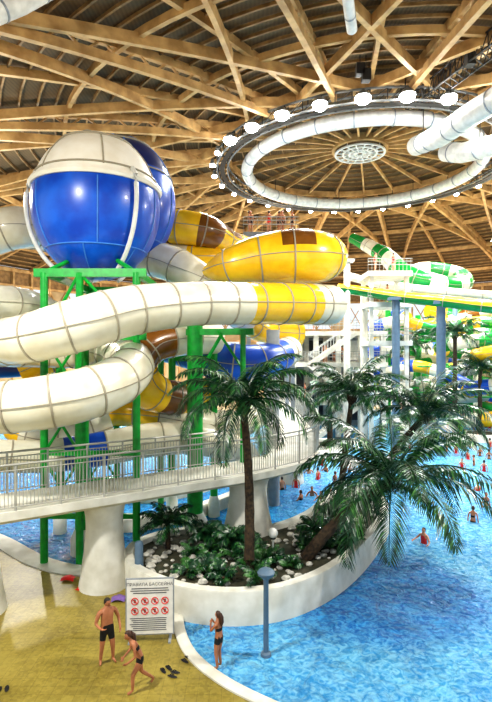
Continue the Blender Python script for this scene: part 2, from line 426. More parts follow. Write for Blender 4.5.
dwarf(168,560,20.3,1.0,1.35,18); dwarf(232,560,20,.5,.9); dwarf(317,545,20.5,.6,1.0); dwarf(205,560,20.6,.5,.9)
bs=0; tr=0
while bs<30 and tr<500:
    tr+=1; x=random.uniform(-4.5,6.8); y=random.uniform(17,28)
    if inpl(x,y,.55): bs+=1; shrub((x,y,.85),10,random.uniform(.5,.95),.2,'leaf')
def isl(x,y,r):
    mb=MB(); mb.lathe((x,y,-1.3),[(r*1.05,0),(r,1.8),(r*.93,1.95),(r*.9,1.8)],'white',28); mb.ell((x,y,.5),(r*.88,r*.88,.25),'soil'); mb.build('palm_island')
for px,py,d,L in ((455,335,48,3.6),(408,345,52,3.2),(480,368,50,3.4),(330,395,44,2.4)):
    c=P(px,py,d); isl(c.x,c.y,1.6); palm('palm_tree',(c.x,c.y,.55),c,16,L,.75,r=.2)
# ================================================================= BRIDGE
bz=3.6
bp=[Vector((a,b,bz)) for a,b in cr([(-17,12.6),(-12.5,14.6),(-8.4,17.1),(-3.6,20.1),(0.2,22.6),(2.3,25.2),(3.0,30),(3.2,38),(3.3,50.6)],.35)]
br=empty('pedestrian_bridge')
mb=MB(); mb.sweep(bp,[(-1.1,-.4),(1.1,-.4),(1.25,-.28),(1.25,0),(-1.25,0),(-1.25,-.28)],'white',flat=True); mb.build('deck_slab',parent=br)
mb=MB(); nb=len(bp)
for sg in (-1,1):
    line=[]
    for i in range(nb):
        t=(bp[min(i+1,nb-1)]-bp[max(i-1,0)]).normalized(); line.append(bp[i]+t.cross(Vector((0,0,1)))*sg*1.17)
    H=1.5
    mb.tube([p+Vector((0,0,H)) for p in line],.045,'railg',6); mb.tube([p+Vector((0,0,H-.18)) for p in line],.025,'railg',5); mb.tube([p+Vector((0,0,.12)) for p in line],.025,'railg',5)
    for i in range(nb-1):
        s_=line[i+1]-line[i]; m=3 if line[i].y<26 else 1
        for q in range(m):
            p=line[i]+s_*q/m; mb.tube([p+Vector((0,0,.12)),p+Vector((0,0,H-.18))],.014,'railg',4,caps=False)
        if i%4==0: mb.box(line[i]+Vector((0,0,H/2)),(.07,.05,H),'railg')
mb.build('railing',parent=br,smooth=False)
def cone(x,y,top,rb,rt,z0=0):
    mb=MB(); n=14; prof=[]
    for i in range(n+1):
        f=i/n; prof.append((rt+(rb-rt)*(1-f)**1.6+ .25*f**6, z0+(top-z0)*f))
    mb.lathe((x,y,0),prof,'white',28); return mb.build('bridge_pier')
cone(-5.35,18.9,bz-.4,.95,.6); cone(-9.1,16.9,bz-.4,.95,.55); cone(.1,22.4,bz-.4,1.15,.75,.7); cone(3.1,34,bz-.4,1.0,.6,-1.3)
# ================================================================= SPHERE SLIDE
def spheres():
    e=empty('sphere_water_slide')
    for idx,(px,py,d,rp_) in enumerate(((97,208,23,62),(119,204,27,56))):
        c=P(px,py,d); r=rp_*d/F; mb=MB(); KZ=1.17
        def mn(lat,lon):
            if idx==0: return 'capwhite' if lat>14 else 'blue'
            return 'navy' if lat>25 else 'blue'
        mb.ell(c,(r,r,r*KZ),mn,nu=48,nv=30)
        def onS(lat,lon,k=1.003):
            la,lo=math.radians(lat),math.radians(lon); return c+Vector((math.cos(la)*math.cos(lo),math.cos(la)*math.sin(lo),math.sin(la)*KZ))*r*k
        for k in range(6):
            lo=k*60+22
            mb.tube([onS(la,lo+(10 if la<-20 else 0)) for la in (-80,-65,-50,-38)],.03,'seamb',5)
            mb.tube([onS(la,lo+25) for la in range(-38,11,6)],.03,'seamb',5)
            mb.tube([onS(la,lo+30) for la in range(20,58,4)],.04,'seam' if idx==0 else 'seamb',5)
            mb.tube([onS(la,lo) for la in range(56,88,4)],.04,'seam' if idx==0 else 'seamb',5)
            mb.tube([onS(-38,lo+j*6) for j in range(11)],.03,'seamb',5)
        for la,rr,mm in ((14,.16,'capwhite'),(21,.04,'seam'),(56,.05,'seam')):
            if idx==0 or la!=14: mb.tube([onS(la,j*7.5,1.01) for j in range(48)],rr,mm,6,closed=True)
        if idx==0:
            for lo in (192,318,60,120):
                mb.tube([onS(la,lo,1.07) for la in range(-64,20,6)]+[onS(20,lo,1.03)],.1,'rail',8)
        mb.build('sphere_shell',parent=e)
    mb=MB(); zt=P(97,281,23).z
    xs=[P(48,0,21).x,P(97,0,23).x,P(152,0,24).x]; ys=[20.6,26.5]
    for x in (xs[0],xs[2]):
        for y in ys:
            mb.tube([(x,y,-1.3),(x,y,zt)],.16,'green',10)
            mb.tube([(x,y,zt),(xs[1]+(x-xs[1])*.55,23+(y-23)*.55,zt+.7)],.1,'green',6)
        mb.bar([(x,ys[0],zt),(x,ys[1],zt)],.2,.3,'green')
    for y in ys:
        for z in (zt,zt-2.6): mb.bar([(xs[0]-.4,y,z),(xs[2]+.4,y,z)],.2,.34,'green')
        mb.tube([(xs[0],y,zt-2.6),(xs[1],y,zt)],.07,'green',6); mb.tube([(xs[2],y,zt-2.6),(xs[1],y,zt)],.07,'green',6)
        mb.tube([(xs[1],y,-1.3),(xs[1],y,zt)],.16,'green',8)
        for zz in (2,4.6,7): mb.tube([(xs[0],y,zz),(xs[1],y,zz+2.3)],.06,'green',6); mb.tube([(xs[1],y,zz),(xs[0],y,zz+2.3)],.06,'green',6); mb.bar([(xs[0],y,zz),(xs[2],y,zz)],.15,.2,'green')
    mb.build('steel_frame',parent=e)
spheres()
# ================================================================= TUBE SLIDES
slide('tube_slide',[(330,305,24.8,20),(300,304,23,20.5),(245,303.5,21,21),(190,304,19.6,22),(130,311,18.2,25),(78,325,17.2,27),(35,337,17.1,25),(8,342,18,23),(-8,346,20.3,19),(10,350,23,17),(60,352,24.5,16),(105,352,23.5,18),(131,362,20.8,21),(122,378,18.6,24),(85,394,17.2,26.5),(35,404,16.6,27),(-20,409,16.6,26),(-80,410,17.5,25)],
 [(.045,'cream'),(.135,'yellow'),(1,'cream')],flange=1.15)
slide('tube_slide',[(-60,250,27,20),(-20,238,26,21),(15,228,26,21),(45,232,28,19),(80,245,30,17)],[(1,'cream')])
slide('tube_slide',[(-60,306,21,18),(-20,303,22,18),(15,304,23.5,17),(45,312,26,15),(70,330,27,15),(60,352,28,15),(20,362,28,15),(-30,362,27,16)],[(.6,'cream'),(1,'navy')])
slide('tube_slide',[(90,268,30,15),(130,258,28,17),(165,262,27,18),(190,274,26.5,18),(212,290,27,16),(235,312,29,14),(262,330,31,12),(300,334,32,12)],[(.75,'cream'),(1,'yellow')])
def by(a): return 'brown' if 20<a<160 else 'yellow'
slide('tube_slide',[(120,226,31,14),(150,226,30,16),(180,227,29.5,17),(208,232,29.5,16),(228,243,31,13),(250,250,33,12)],[(.2,'cream'),(.36,'brown'),(.5,'yellow'),(.62,'brown'),(.8,by),(1,'yellow')])
slide('tube_slide',[(130,252,31,12),(170,257,30,13),(210,258,30,12),(240,255,32,11),(262,248,36,9)],[(.3,'cream'),(.7,'yellow'),(1,'brown')])
slide('family_bowl_slide',[(206,272,26,5),(214,270,25.5,10),(229,266,25,17),(250,261,25,22),(275,258,25,26),(298,257,25,28),(312,257,25,27),(323,257,25.2,24),(329,257,26.5,18),(329,258,29,11),(324,258,36,8)],
 [(.22,'yellow'),(.3,by),(.38,'yellow'),(.56,by),(.7,'cream'),(1,'cream')],flange=1.4)
slide('tube_slide',[(215,338,27,16),(180,338,25.5,18),(150,345,24.5,20),(136,365,24,21),(146,388,24.5,20),(175,398,26,17),(210,392,28,15),(250,378,30,14)],[(.2,'cream'),(.34,'brown'),(.5,'yellow'),(.6,'brown'),(.75,'yellow'),(1,'cream')])
slide('tube_slide',[(150,345,30,13),(190,352,28.5,17),(228,363,28,20),(262,362,28.5,18),(290,350,31,14)],[(.3,'navy'),(.85,'blue'),(1,'cream')])
slide('tube_slide',[(20,372,25,13),(50,360,25.5,14),(80,352,26,14),(108,370,26,14),(90,395,25,14),(50,392,24,14),(15,425,24,14),(60,438,24,14),(110,425,25,14)],[(.3,'yellow'),(.5,'blue'),(.75,'yellow'),(1,'cream')])
slide('tube_slide',[(-60,448,21,16),(-10,455,21.5,16),(45,456,22.5,16.5),(100,449,23.5,17),(150,440,24.5,17),(195,438,25.5,16),(225,446,27,15),(245,455,29,13),(240,462,31,11)],[(.26,'cream'),(.36,'blue'),(.62,'cream'),(1,'cream')])
slide('tube_slide',[(60,418,27,13),(110,412,26.5,14),(160,415,26.5,14),(205,423,27,14),(245,422,29,13),(262,410,31,12)],[(.4,'yellow'),(1,'cream')])
mb=MB()
def gcol(px,ytop,d,r,cap=None):
    t=P(px,ytop,d); mb.tube([(t.x,t.y,-1.3),(t.x,t.y,t.z)],r,'green',16)
    mb.lathe((t.x,t.y,-1.3),[(r*1.6,0),(r*1.6,1.9),(r*1.05,2.3),(r*1.0,2.3)],'white',18)
    return t
gcol(195,322,24.2,.38); gcol(82,330,22,.3); gcol(172,345,27.5,.2); gcol(243,330,23.4,.13); gcol(214,262,27,.2); gcol(60,330,24.5,.2)
for z in (4.5,8.4,10.6):
    a=P(172,0,27.5); b=P(214,0,27); mb.bar([(a.x,a.y,z),(b.x,b.y,z)],.2,.3,'green')
a=P(195,0,24.2);b=P(243,0,23.4)
zt=P(195,331,24).z
mb.bar([(a.x-.4,a.y,zt-.05),(b.x+.5,b.y,zt-.05)],.25,.3,'green')
mb.tube([(a.x,a.y,zt-2.4),(a.x+1.4,a.y-.2,zt)],.09,'green',6)
mb.tube([(b.x,b.y,zt-1.8),(b.x-1.2,b.y,zt)],.07,'green',6)
mb.build('slide_support_frame')
# ================================================================= START TOWER + MEZZANINE BUILDING
def storey(name,x0,x1,y0,y1,zs,cols,back=True,z0=-1.3,mm='white',cw=.5):
    mb=MB()
    for z in zs:
        mb.box(((x0+x1)/2,(y0+y1)/2,z),(x1-x0,y1-y0,.45),mm)
        for k in range(int((x1-x0)/.35)+1): mb.box((x0+k*.35,y0+.06,z+.8),(.03,.03,1.1),'railg')
        for h in (.8,1.1,1.35): mb.box(((x0+x1)/2,y0+.06,z+h),(x1-x0,.06,.06),'railg')
    for i in range(cols):
        x=x0+.4+(x1-x0-.8)*i/(cols-1)
        for y in (y0+.5,y1-.4): mb.box((x,y,(zs[-1]+z0)/2),(cw,cw,zs[-1]-z0),mm)
    if back:
        mb.box(((x0+x1)/2,y1-.1,(zs[-1]+z0)/2),(x1-x0,.2,zs[-1]-z0),'grey')
        for zi,z in enumerate([z0+1.5]+list(zs[:-1])):
            for k in range(cols-1):
                x=x0+.4+(x1-x0-.8)*(k+.5)/(cols-1)
                mb.box((x,y1-.22,z+1.5),(1.6,.08,2.3),'wdoor' if (k+zi)%3 else 'paper')
    return mb.build(name,smooth=False)
storey('mezzanine_building',2.2,14.5,51,60,[3.5,7.4,10.6],6)
storey('slide_start_tower',-.2,3.9,37,43,[10.4,14.2,17.4],3,back=False,mm='steel',cw=.3)
storey('slide_start_tower',11,15,45,49,[5.2,9.5,13,15.8],2,back=False,cw=.35)
storey('terrace_building',18,32,78,86,[3.6,7.4,11],7)
mb=MB()
def stair(p0,p1,n,w=1.4):
    p0=Vector(p0);p1=Vector(p1); d=(p1-p0); h=Vector((d.x,d.y,0)).normalized(); s=Vector((-h.y,h.x,0)); ang=math.atan2(h.y,h.x)
    for i in range(n): mb.box(p0+d*(i+.5)/n,(d.length/n*1.05,w,.08),'white',rot=ang)
    for sg in (-.5,.5):
        mb.bar([p0+s*w*sg,p1+s*w*sg],.12,.4,'white'); mb.bar([p0+s*w*sg+Vector((0,0,1.1)),p1+s*w*sg+Vector((0,0,1.1))],.06,.06,'rail')
        for i in range(n): q=p0+d*i/n+s*w*sg; mb.box(q+Vector((0,0,.55)),(.03,.03,1.1),'rail')
stair((6.5,49.5,-.1),(11.2,49.5,3.5),16); stair((11,49.3,3.7),(6.2,49.3,7.4),16); stair((6.2,49.3,7.4),(10.8,49.3,10.6),16)
mb.build('access_staircase',smooth=False)
mb=MB(); t=P(273,330,29); mb.tube([(t.x,t.y,-1.3),(t.x,t.y,t.z)],.38,'grey',18); mb.build('support_column')
for px,yt,d,r,k in ((396,300,44,.34,'bluegrey'),(441,304,42.5,.38,'bluegrey'),(364,290,48,.35,'white'),(347,262,46,.3,'white')):
    t=P(px,yt,d); mb=MB(); mb.tube([(t.x,t.y,-1.3),(t.x,t.y,t.z)],r,k,16); mb.box((t.x,t.y,t.z+.1),(r*4,r*3,.25),k); mb.build('support_column')
# ================================================================= FAR SLIDES
def bands(cols,n): return [((i+1)/n,cols[i%len(cols)]) for i in range(n)]
slide('tube_slide',[(352,238,60,5),(372,248,58,7),(388,258,56,8.5),(402,272,54,9.5),(425,281,53,10),(448,286,54,10),(464,282,57,9),(455,274,60,8),(425,270,61,8),(400,278,62,8)],bands(['sgreen','cream','sgreen','cream','sgreen'],15),flange=2.5)
slide('body_slide',[(338,288,46,4.5),(360,291,46,5),(400,297,44,5.5),(450,302,42,6),(500,308,40,6.5),(560,312,40,6)],[(1,lambda a:'yellow' if a<180 else 'sgreen')],flange=3)
slide('body_slide',[(348,276,50,4),(380,284,50,4),(430,290,49,4),(500,296,46,4)],[(1,lambda a:'cream')],flange=3)
def helix(cx,cy,z0,z1,R,turns,r,cols,nb_,ph=0):
    pts=[]; n=int(turns*12)
    for i in range(n+1):
        f=i/n; a=ph+2*math.pi*turns*f; pts.append((cx+R*math.cos(a),cy+R*math.sin(a),z0+(z1-z0)*f,r))
    return slide('spiral_tube_slide',pts,bands(cols,nb_),flange=3,world=True)
h=P(470,340,60); helix(h.x,h.y,1.5,11.5,3.4,3.2,.75,['sgreen','cream','sgreen','yellow'],26)
h=P(418,340,66); helix(h.x,h.y,2,12.5,3.0,3.2,.75,['cream','yellow','cream','sgreen'],24,1)
h=P(500,340,52); helix(h.x,h.y,1,9.5,3.0,2.6,.75,['blue','cream','yellow'],20,2)
h=P(388,330,62); helix(h.x,h.y,5,14,2.2,3,.7,['yellow','blue','cream'],18,2)
h=P(445,330,74); helix(h.x,h.y,1.5,15,3.6,4,.9,['sgreen','yellow','cream','blue'],26,2)
h=P(490,330,72); helix(h.x,h.y,1.5,16,3.6,4,.9,['yellow','sgreen','brown','cream'],26,.5)
slide('tube_slide',[(380,375,62,5.5),(410,366,60,6),(440,372,58,6),(470,386,56,6.5),(500,390,54,6.5),(540,380,54,6.5)],bands(['blue','blue','yellow','cream'],9),flange=3)
slide('tube_slide',[(370,330,64,5),(400,322,64,6),(440,330,62,6),(480,322,60,6),(540,330,58,6)],bands(['sgreen','cream','sgreen','yellow'],12),flange=3)
mb=MB()
for px,d,zt in ((470,60,12.5),(418,66,13.5),(500,52,11),(388,62,15),(440,58,11),(455,70,15)):
    h=P(px,340,d); mb.tube([(h.x,h.y,-1.3),(h.x,h.y,zt)],.35,'bluegrey' if px%2 else 'green',12)
    for z in (4,7,10):
        for a in (0,1.6,3.1,4.7): mb.tube([(h.x,h.y,z),(h.x+2.6*math.cos(a),h.y+2.6*math.sin(a),z)],.1,'green',6)
mb.build('spiral_support_mast')
# ================================================================= CEILING RING, DUCTS, LAMPS
ring=empty('lighting_ring')
def circ(r,z,n=72): return [Vector((CX+r*math.cos(2*math.pi*i/n),CY+r*math.sin(2*math.pi*i/n),z)) for i in range(n)]
mb=MB()
for r,z in ((14.3,28.2),(15.4,28.2),(14.3,29.2),(15.4,29.2)): mb.bar(circ(r,z),.14,.14,'ringst',closed=True)
mb.bar(circ(14.85,28.15),.5,.05,'dark',closed=True,flat=True)
A_,B_=circ(15.4,28.2),circ(15.4,29.2); A2,B2=circ(14.3,28.2),circ(14.3,29.2)
for i in range(72):
    mb.tube([A_[i],B_[(i+1)%72]],.035,'dark',4); mb.tube([A2[i],B2[(i+1)%72]],.035,'dark',4); mb.tube([A_[i],B_[i]],.04,'dark',4); mb.tube([A_[i],A2[(i+1)%72]],.04,'dark',4)
    if i%6==0: mb.tube([B_[i],B_[i]+Vector((0,0,1.2))],.05,'dark',4); mb.tube([B2[i],B2[i]+Vector((0,0,1.2))],.05,'dark',4)
mb.build('catwalk_truss',parent=ring,smooth=False)
mb=MB()
mb.tube(circ(12.2,28.3),.62,'duct',18,closed=True)
for i in range(0,72,3):
    q=circ(12.2,28.3); t=(q[(i+1)%72]-q[i-1]).normalized(); mb.tube([q[i]-t*.05,q[i]+t*.05],.67,'steel',18)
    if i%9==0: mb.tube([q[i],q[i]+Vector((0,0,2.2))],.04,'dark',4)
mb.build('ring_duct',parent=ring)
mb=MB(); NL=30
def lampspot(p,tgt,power,size,blend=.4,col=(1,.95,.86),rad=.35,par=None,nm='flood_light'):
    l=bpy.data.lights.new(nm,'SPOT'); l.energy=power; l.spot_size=size; l.spot_blend=blend; l.color=col; l.shadow_soft_size=rad
    o=bpy.data.objects.new(nm,l); o.location=p; o.rotation_euler=(Vector(tgt)-Vector(p)).to_track_quat('-Z','Y').to_euler(); bpy.context.scene.collection.objects.link(o); o.parent=par or ring; return o
for i in range(NL):
    a=2*math.pi*(i+.5)/NL; p=Vector((CX+15.9*math.cos(a),CY+15.9*math.sin(a),28.3))
    big = math.sin(a)<-.35
    r=.6 if big else .28
    mb.lathe(p,[(.12,.6),(r*.9,.2),(r*1.05,0.05),(r*1.0,.02)][::-1],'ringst',14)
    mb.ell(p-Vector((0,0,.08)),(r,r,.45 if big else .2),'lamp',nu=14,nv=8)
    mb.tube([p+Vector((0,0,.4)),p+Vector((-.5*math.cos(a),-.5*math.sin(a),.9))],.05,'dark',5)
    if i%2==0: lampspot(p-Vector((0,0,.6)),(CX+20*math.cos(a),CY+20*math.sin(a),0),9500,math.radians(150),col=(.98,.99,1))
mb.build('flood_lamps',parent=ring)
def ductm(name,pts,r):
    mb=MB(); q=[Vector(p) for p in pts]; mb.tube(q,r,'duct',20)
    for i in range(len(q)-1):
        n=max(2,int((q[i+1]-q[i]).length/1.6)); t=(q[i+1]-q[i]).normalized()
        for k in range(1,n):
            c=q[i].lerp(q[i+1],k/n); mb.tube([c-t*.05,c+t*.05],r*1.05,'steel',20)
            if k%3==1: mb.tube([c,c+Vector((0,0,max(.5,rz(math.hypot(c.x-CX,c.y-CY))-c.z)))],.04,'dark',4)
    return mb.build(name)
ductm('air_duct',[P(416,146,43),P(440,136,38),P(475,112,33),P(540,74,28)],.8)
ductm('air_duct',[P(446,152,46),P(462,153,44),P(500,144,40),P(580,120,36)],.85)
ductm('air_duct',[P(-80,50,20),P(-20,18,21),P(20,2,22),P(60,-20,23)],.5)
ductm('air_duct',[P(342,-40,22),P(348,0,24),P(352,30,26)],.28)
mb=MB()
def truss(p0,p1,w=1.0,h=.9,n=14):
    p0=Vector(p0);p1=Vector(p1);t=(p1-p0).normalized(); s=t.cross(Vector((0,0,1))).normalized()*w/2; u=Vector((0,0,h))
    cs=[-s,s,-s+u,s+u]
    for c in cs: mb.bar([p0+c,p1+c],.1,.1,'dark')
    for i in range(n):
        a=p0.lerp(p1,i/n);b=p0.lerp(p1,(i+1)/n)
        mb.bar([a-s,b-s+u],.05,.05,'dark'); mb.bar([a+s,b+s+u],.05,.05,'dark'); mb.bar([a-s,b+s],.06,.06,'dark'); mb.bar([a+s,a+s+u],.05,.05,'dark')
truss(P(412,112,42),P(520,30,30),1.2,1.0,18); mb.build('ceiling_catwalk',smooth=False)
mb=MB()
for px,py,d in ((360,70,36),(366,76,36),(250,60,40),(470,60,34)):
    c=P(px,py,d); mb.box(c,(.6,.6,.8),'dark'); mb.tube([c,c+Vector((0,0,rz(math.hypot(c.x-CX,c.y-CY))-c.z))],.03,'dark',4)
mb.build('hanging_loudspeakers',smooth=False)
fill_grp=empty('added_fill_lamps')  # added fill lights in invented housings, to brighten roof and floor
def added_fill_lamp(x,y,z,power,col):
    mb=MB(); r=math.hypot(x-CX,y-CY); mb.lathe((x,y,z),[(.55,0),(.5,.15),(.18,.5),(.12,.7)],'duct',16); mb.tube([(x,y,z+.6),(x,y,rz(r))],.03,'dark',4)
    mb.ell((x,y,z),(.42,.42,.2),'lamp',nu=12,nv=6); mb.build('added_fill_lamp',parent=fill_grp)
    lampspot(Vector((x,y,z-.5)),(x,y,0),power*1.2,math.radians(165),.3,col,.5,fill_grp,'added_fill_light')
    l=bpy.data.lights.new('added_fill_light','POINT'); l.energy=power*.55; l.color=(1,.9,.74); l.shadow_soft_size=.6  # extra warm point light, added to lift the timber roof
    o=bpy.data.objects.new('added_fill_light',l); o.location=(x,y,z-.9); bpy.context.scene.collection.objects.link(o); o.parent=fill_grp
W=(1,.985,.95)
for x,y,z,p in ((-22,36,21.5,6000),(-24,54,21,7000),(28,34,22,6500),(30,60,22,7500),(4,78,22,7500),(-10,7,19,6500),(14,13,20.5,6000),(44,84,18,6500),(-20,80,18,6500)):
    added_fill_lamp(x,y,z,p,W)
# ================================================================= PEOPLE
def person_mb(mb,J,skin,hair,suit,head_yaw=0,head_pitch=0,hairlen=0.0,female=False,T=None,fing=True,bulk=1.0):
    names=list(J.keys()); idx={n:i for i,n in enumerate(names)}
    edges=[('pelvis','waist'),('waist','chest'),('chest','neckb'),('neckb','neckt'),('neckt','headc')]
    for s in 'LR': edges+= [('neckb','sh'+s),('sh'+s,'el'+s),('el'+s,'wr'+s),('wr'+s,'ha'+s),('pelvis','hip'+s),('hip'+s,'kn'+s),('kn'+s,'an'+s),('an'+s,'to'+s)]
    R={'pelvis':(.15,.115),'waist':(.115,.09) if female else (.145,.115),'chest':(.14,.105) if female else (.165,.12),'neckb':(.085,.075),'neckt':(.052,.055),'headc':(.06,.07)}
    for s in 'LR':
        R['sh'+s]=(.058,.058); R['el'+s]=(.04,.04); R['wr'+s]=(.026,.03); R['ha'+s]=(.022,.036); R['hip'+s]=(.095,.095); R['kn'+s]=(.058,.058); R['an'+s]=(.036,.036); R['to'+s]=(.038,.022)
    if female:
        for k in ('shL','shR'): R[k]=(.046,.046)
        for k in ('elL','elR'): R[k]=(.032,.032)
    if bulk!=1:
        for k in R:
            if k[:2] not in('wr','ha','to','he'): R[k]=(R[k][0]*bulk,R[k][1]*bulk)
    me=bpy.data.meshes.new('tmp'); me.from_pydata([tuple(J[n]) for n in names],[(idx[a],idx[b]) for a,b in edges],[])
    ob=bpy.data.objects.new('tmp',me); bpy.context.scene.collection.objects.link(ob)
    ob.modifiers.new('s','SKIN'); sv=me.skin_vertices[0].data
    for n in names: sv[idx[n]].radius=R[n]; sv[idx[n]].use_root=(n=='pelvis')
    ob.modifiers['s'].use_smooth_shade=True
    ss=ob.modifiers.new('u','SUBSURF'); ss.levels=1; ss.render_levels=1
    dg=bpy.context.evaluated_depsgraph_get(); ev=ob.evaluated_get(dg); m2=bpy.data.meshes.new_from_object(ev)
    o=len(mb.v); T=T or Matrix.Identity(4)
    segs=[(a,b,Vector(J[a]),Vector(J[b])) for a,b in edges]
    for v in m2.vertices: mb.v.append(T@v.co)
    for p in m2.polygons:
        c=p.center; best=None;bd=9
        for a,b,A,B in segs:
            d=B-A; t=max(0,min(1,(c-A).dot(d)/d.length_squared)); dd=(c-(A+d*t)).length
            if dd<bd: bd=dd;best=(a.rstrip('LR') if a[:-1] in('sh','el','wr','hip','kn','an') else a,b,t)
        mn=suit(best[0],best[2],c,best[1]) or skin
        mb.quadface([o+i for i in p.vertices],mn)
    bpy.data.objects.remove(ob)
    hc=Vector(J['headc'])
    Rm=Matrix.Rotation(head_yaw,3,'Z')@Matrix.Rotation(head_pitch,3,'X')
    T3=T.to_3x3()@Rm; H=T@hc
    def hf(q):
        q=q.copy()
        if q.z<0: k=1+q.z*2.6; q.x*=max(.55,k); q.y*=max(.62,1+q.z*1.8)
        return q
    mb.ell(H,(.077,.096,.118),skin,T=T3,fn=hf,nu=16,nv=12)
    def at(v): return H+T3@Vector(v)
    mb.ell(at((0,.098,-.012)),(.013,.02,.024),skin,T=T3,nu=8,nv=6)
    for sx in (-1,1):
        mb.ell(at((sx*.03,.083,.012)),(.013,.008,.007),'eye',T=T3,nu=8,nv=5); mb.ell(at((sx*.078,0,-.005)),(.01,.02,.032),skin,T=T3,nu=8,nv=6)
        mb.ell(at((sx*.03,.086,.032)),(.02,.006,.004),hair,T=T3,nu=8,nv=4)
    mb.ell(at((0,.083,-.058)),(.024,.01,.007),'lips',T=T3,nu=8,nv=5)
    def hh(q):
        q=q.copy()
        if q.y>.02 and q.z<.06: q.y=.02; q.x*=.97
        if q.z<-.02 : q.z=max(q.z,-.075); q.y=min(q.y,-.02)
        return q
    mb.ell(at((0,-.01,.018)),(.088,.104,.118),hair,T=T3,fn=hh,nu=16,nv=12)
    if hairlen>0:
        mb.tube([at((0,-.06,.03)),at((0,-.105,-.06)),T@(hc+Rm@Vector((0,-.1,-.1))+Vector((0,-.03,-hairlen*.5))),T@(hc+Rm@Vector((0,-.09,-.1))+Vector((0,-.03,-hairlen)))],[.07,.075,.06,.02],hair,8)
    if fing:
        for s in 'LR':
            w=Vector(J['wr'+s]); ha=Vector(J['ha'+s]); d=(ha-w).normalized(); sgn=1 if s=='R' else -1
            n=d.cross(Vector((0,1,0.2)))
            if n.length<.2: n=d.cross(Vector((0,0,1)))
            n.normalize(); sp=n.cross(d).normalized()
            for q,(off,l) in enumerate(((-.03,.06),(-.01,.075),(.01,.08),(.03,.072))):
                b=ha+sp*off*.9; p1=b+d*l*.5; p2=b+d*l*.9-n*sgn*.018
                mb.tube([T@(b-d*.02),T@b,T@p1,T@p2],[.011,.0105,.0095,.007],skin,6)
            b=w+d*.035+sp*.022; mb.tube([T@b,T@(b+sp*.03+d*.02),T@(b+sp*.038+d*.05)],[.013,.012,.008],skin,6)
def stdJ(**kw):
    J={'pelvis':(0,0,.95),'waist':(0,.0,1.1),'chest':(0,.01,1.3),'neckb':(0,0,1.46),'neckt':(0,.015,1.55),'headc':(0,.03,1.655)}
    for s,g in (('L',-1),('R',1)):
        J['sh'+s]=(g*.18,0,1.42);J['el'+s]=(g*.24,-.03,1.14);J['wr'+s]=(g*.25,.05,.9);J['ha'+s]=(g*.25,.08,.84)
        J['hip'+s]=(g*.09,0,.88);J['kn'+s]=(g*.1,.03,.5);J['an'+s]=(g*.105,0,.09);J['to'+s]=(g*.12,.14,.03)
    J.update(kw); return J
def shorts(a,t,c,b):
    if a=='pelvis' or (a=='hip' and t<.5): return 'black'
    if a=='waist' and t<.05: return 'black'
def bikini(a,t,c,b):
    if a=='pelvis' and (b[:3]=='hip' or t<.35): return 'black'
    if a=='hip' and t<.16: return 'black'
    if a=='waist' and .6<t: return 'black'
    if a=='chest' and t<.15: return 'black'
def redtop(a,t,c,b):
    if a in('pelvis','waist','chest') : return 'red'
def place(x,y,z,rot,s): return Matrix.Translation((x,y,z))@Matrix.Rotation(rot,4,'Z')@Matrix.Scale(s,4)
def person(name,J,x,y,z,rot,s,**kw):
    mb=MB(); person_mb(mb,J,kw.pop('skin','skin'),kw.pop('hair','hair'),kw.pop('suit',shorts),T=place(x,y,z,rot,s),**kw); return mb.build(name)
g=G(107,663)
person('standing_man',stdJ(shL=(-.22,0,1.42),shR=(.22,0,1.42),elR=(.32,.02,1.16),wrR=(.24,.22,1.08),haR=(.18,.27,1.08),elL=(-.33,-.02,1.16),wrL=(-.32,.14,.95),haL=(-.3,.19,.9),hipL=(-.1,0,.88),hipR=(.1,0,.88),knL=(-.14,.06,.5),knR=(.14,.0,.5),anL=(-.16,.02,.09),toL=(-.2,.16,.03),anR=(.16,-.06,.09),toR=(.21,.07,.03)),g.x,g.y,0,math.radians(-145),1.04,head_yaw=.45,head_pitch=-.3,skin='skin2',suit=shorts,bulk=1.2)
g=G(138,690)
person('walking_woman',stdJ(pelvis=(0,-.06,.86),waist=(0,.0,1.0),chest=(0,.09,1.17),neckb=(0,.16,1.31),neckt=(0,.2,1.38),headc=(0,.25,1.47),
 shL=(-.16,.14,1.28),shR=(.16,.14,1.28),elL=(-.22,.12,1.0),elR=(.22,.14,1.0),wrL=(-.16,.3,.86),wrR=(.17,.32,.86),haL=(-.13,.35,.82),haR=(.13,.37,.82),
 hipL=(-.09,-.06,.8),hipR=(.09,-.06,.8),knL=(-.1,.16,.47),knR=(.1,-.1,.42),anL=(-.1,.16,.09),anR=(.1,-.44,.14),toL=(-.1,.3,.03),toR=(.1,-.36,.03)),
 g.x,g.y,0,math.radians(115),1.0,head_pitch=-.35,hair='hairb',suit=bikini,female=True,hairlen=.3,skin='skin2',bulk=1.05)
g=G(217,665)
person('standing_girl',stdJ(elL=(-.2,.16,1.2),elR=(.2,.14,1.2),wrL=(-.08,.26,1.36),wrR=(.08,.27,1.34),haL=(-.04,.26,1.42),haR=(.04,.27,1.4),knR=(.09,.06,.5),anL=(-.1,-.03,.09)),
 g.x+.05,g.y,-.1,math.radians(55),.9,head_pitch=-.2,hair='hairb',suit=bikini,female=True,hairlen=.22,skin='skin2',bulk=1.08)
def bather(px,py,rot,suit,skin='skin',z=-1.3,s=1.0,hair='hair'):
    g=G(px,py); person('pool_bather',stdJ(elL=(-.34,.08,1.2),elR=(.34,.1,1.22),wrL=(-.4,.28,1.14),wrR=(.38,.3,1.16),haL=(-.4,.34,1.13),haR=(.37,.36,1.15)),g.x,g.y,z,rot,s,suit=suit,skin=skin,hair=hair)
bather(424,541,2.2,redtop,z=-1.15); bather(301,498,1.0,bikini,'skin2'); bather(321,499,2.6,redtop); bather(478,489,.4,redtop)
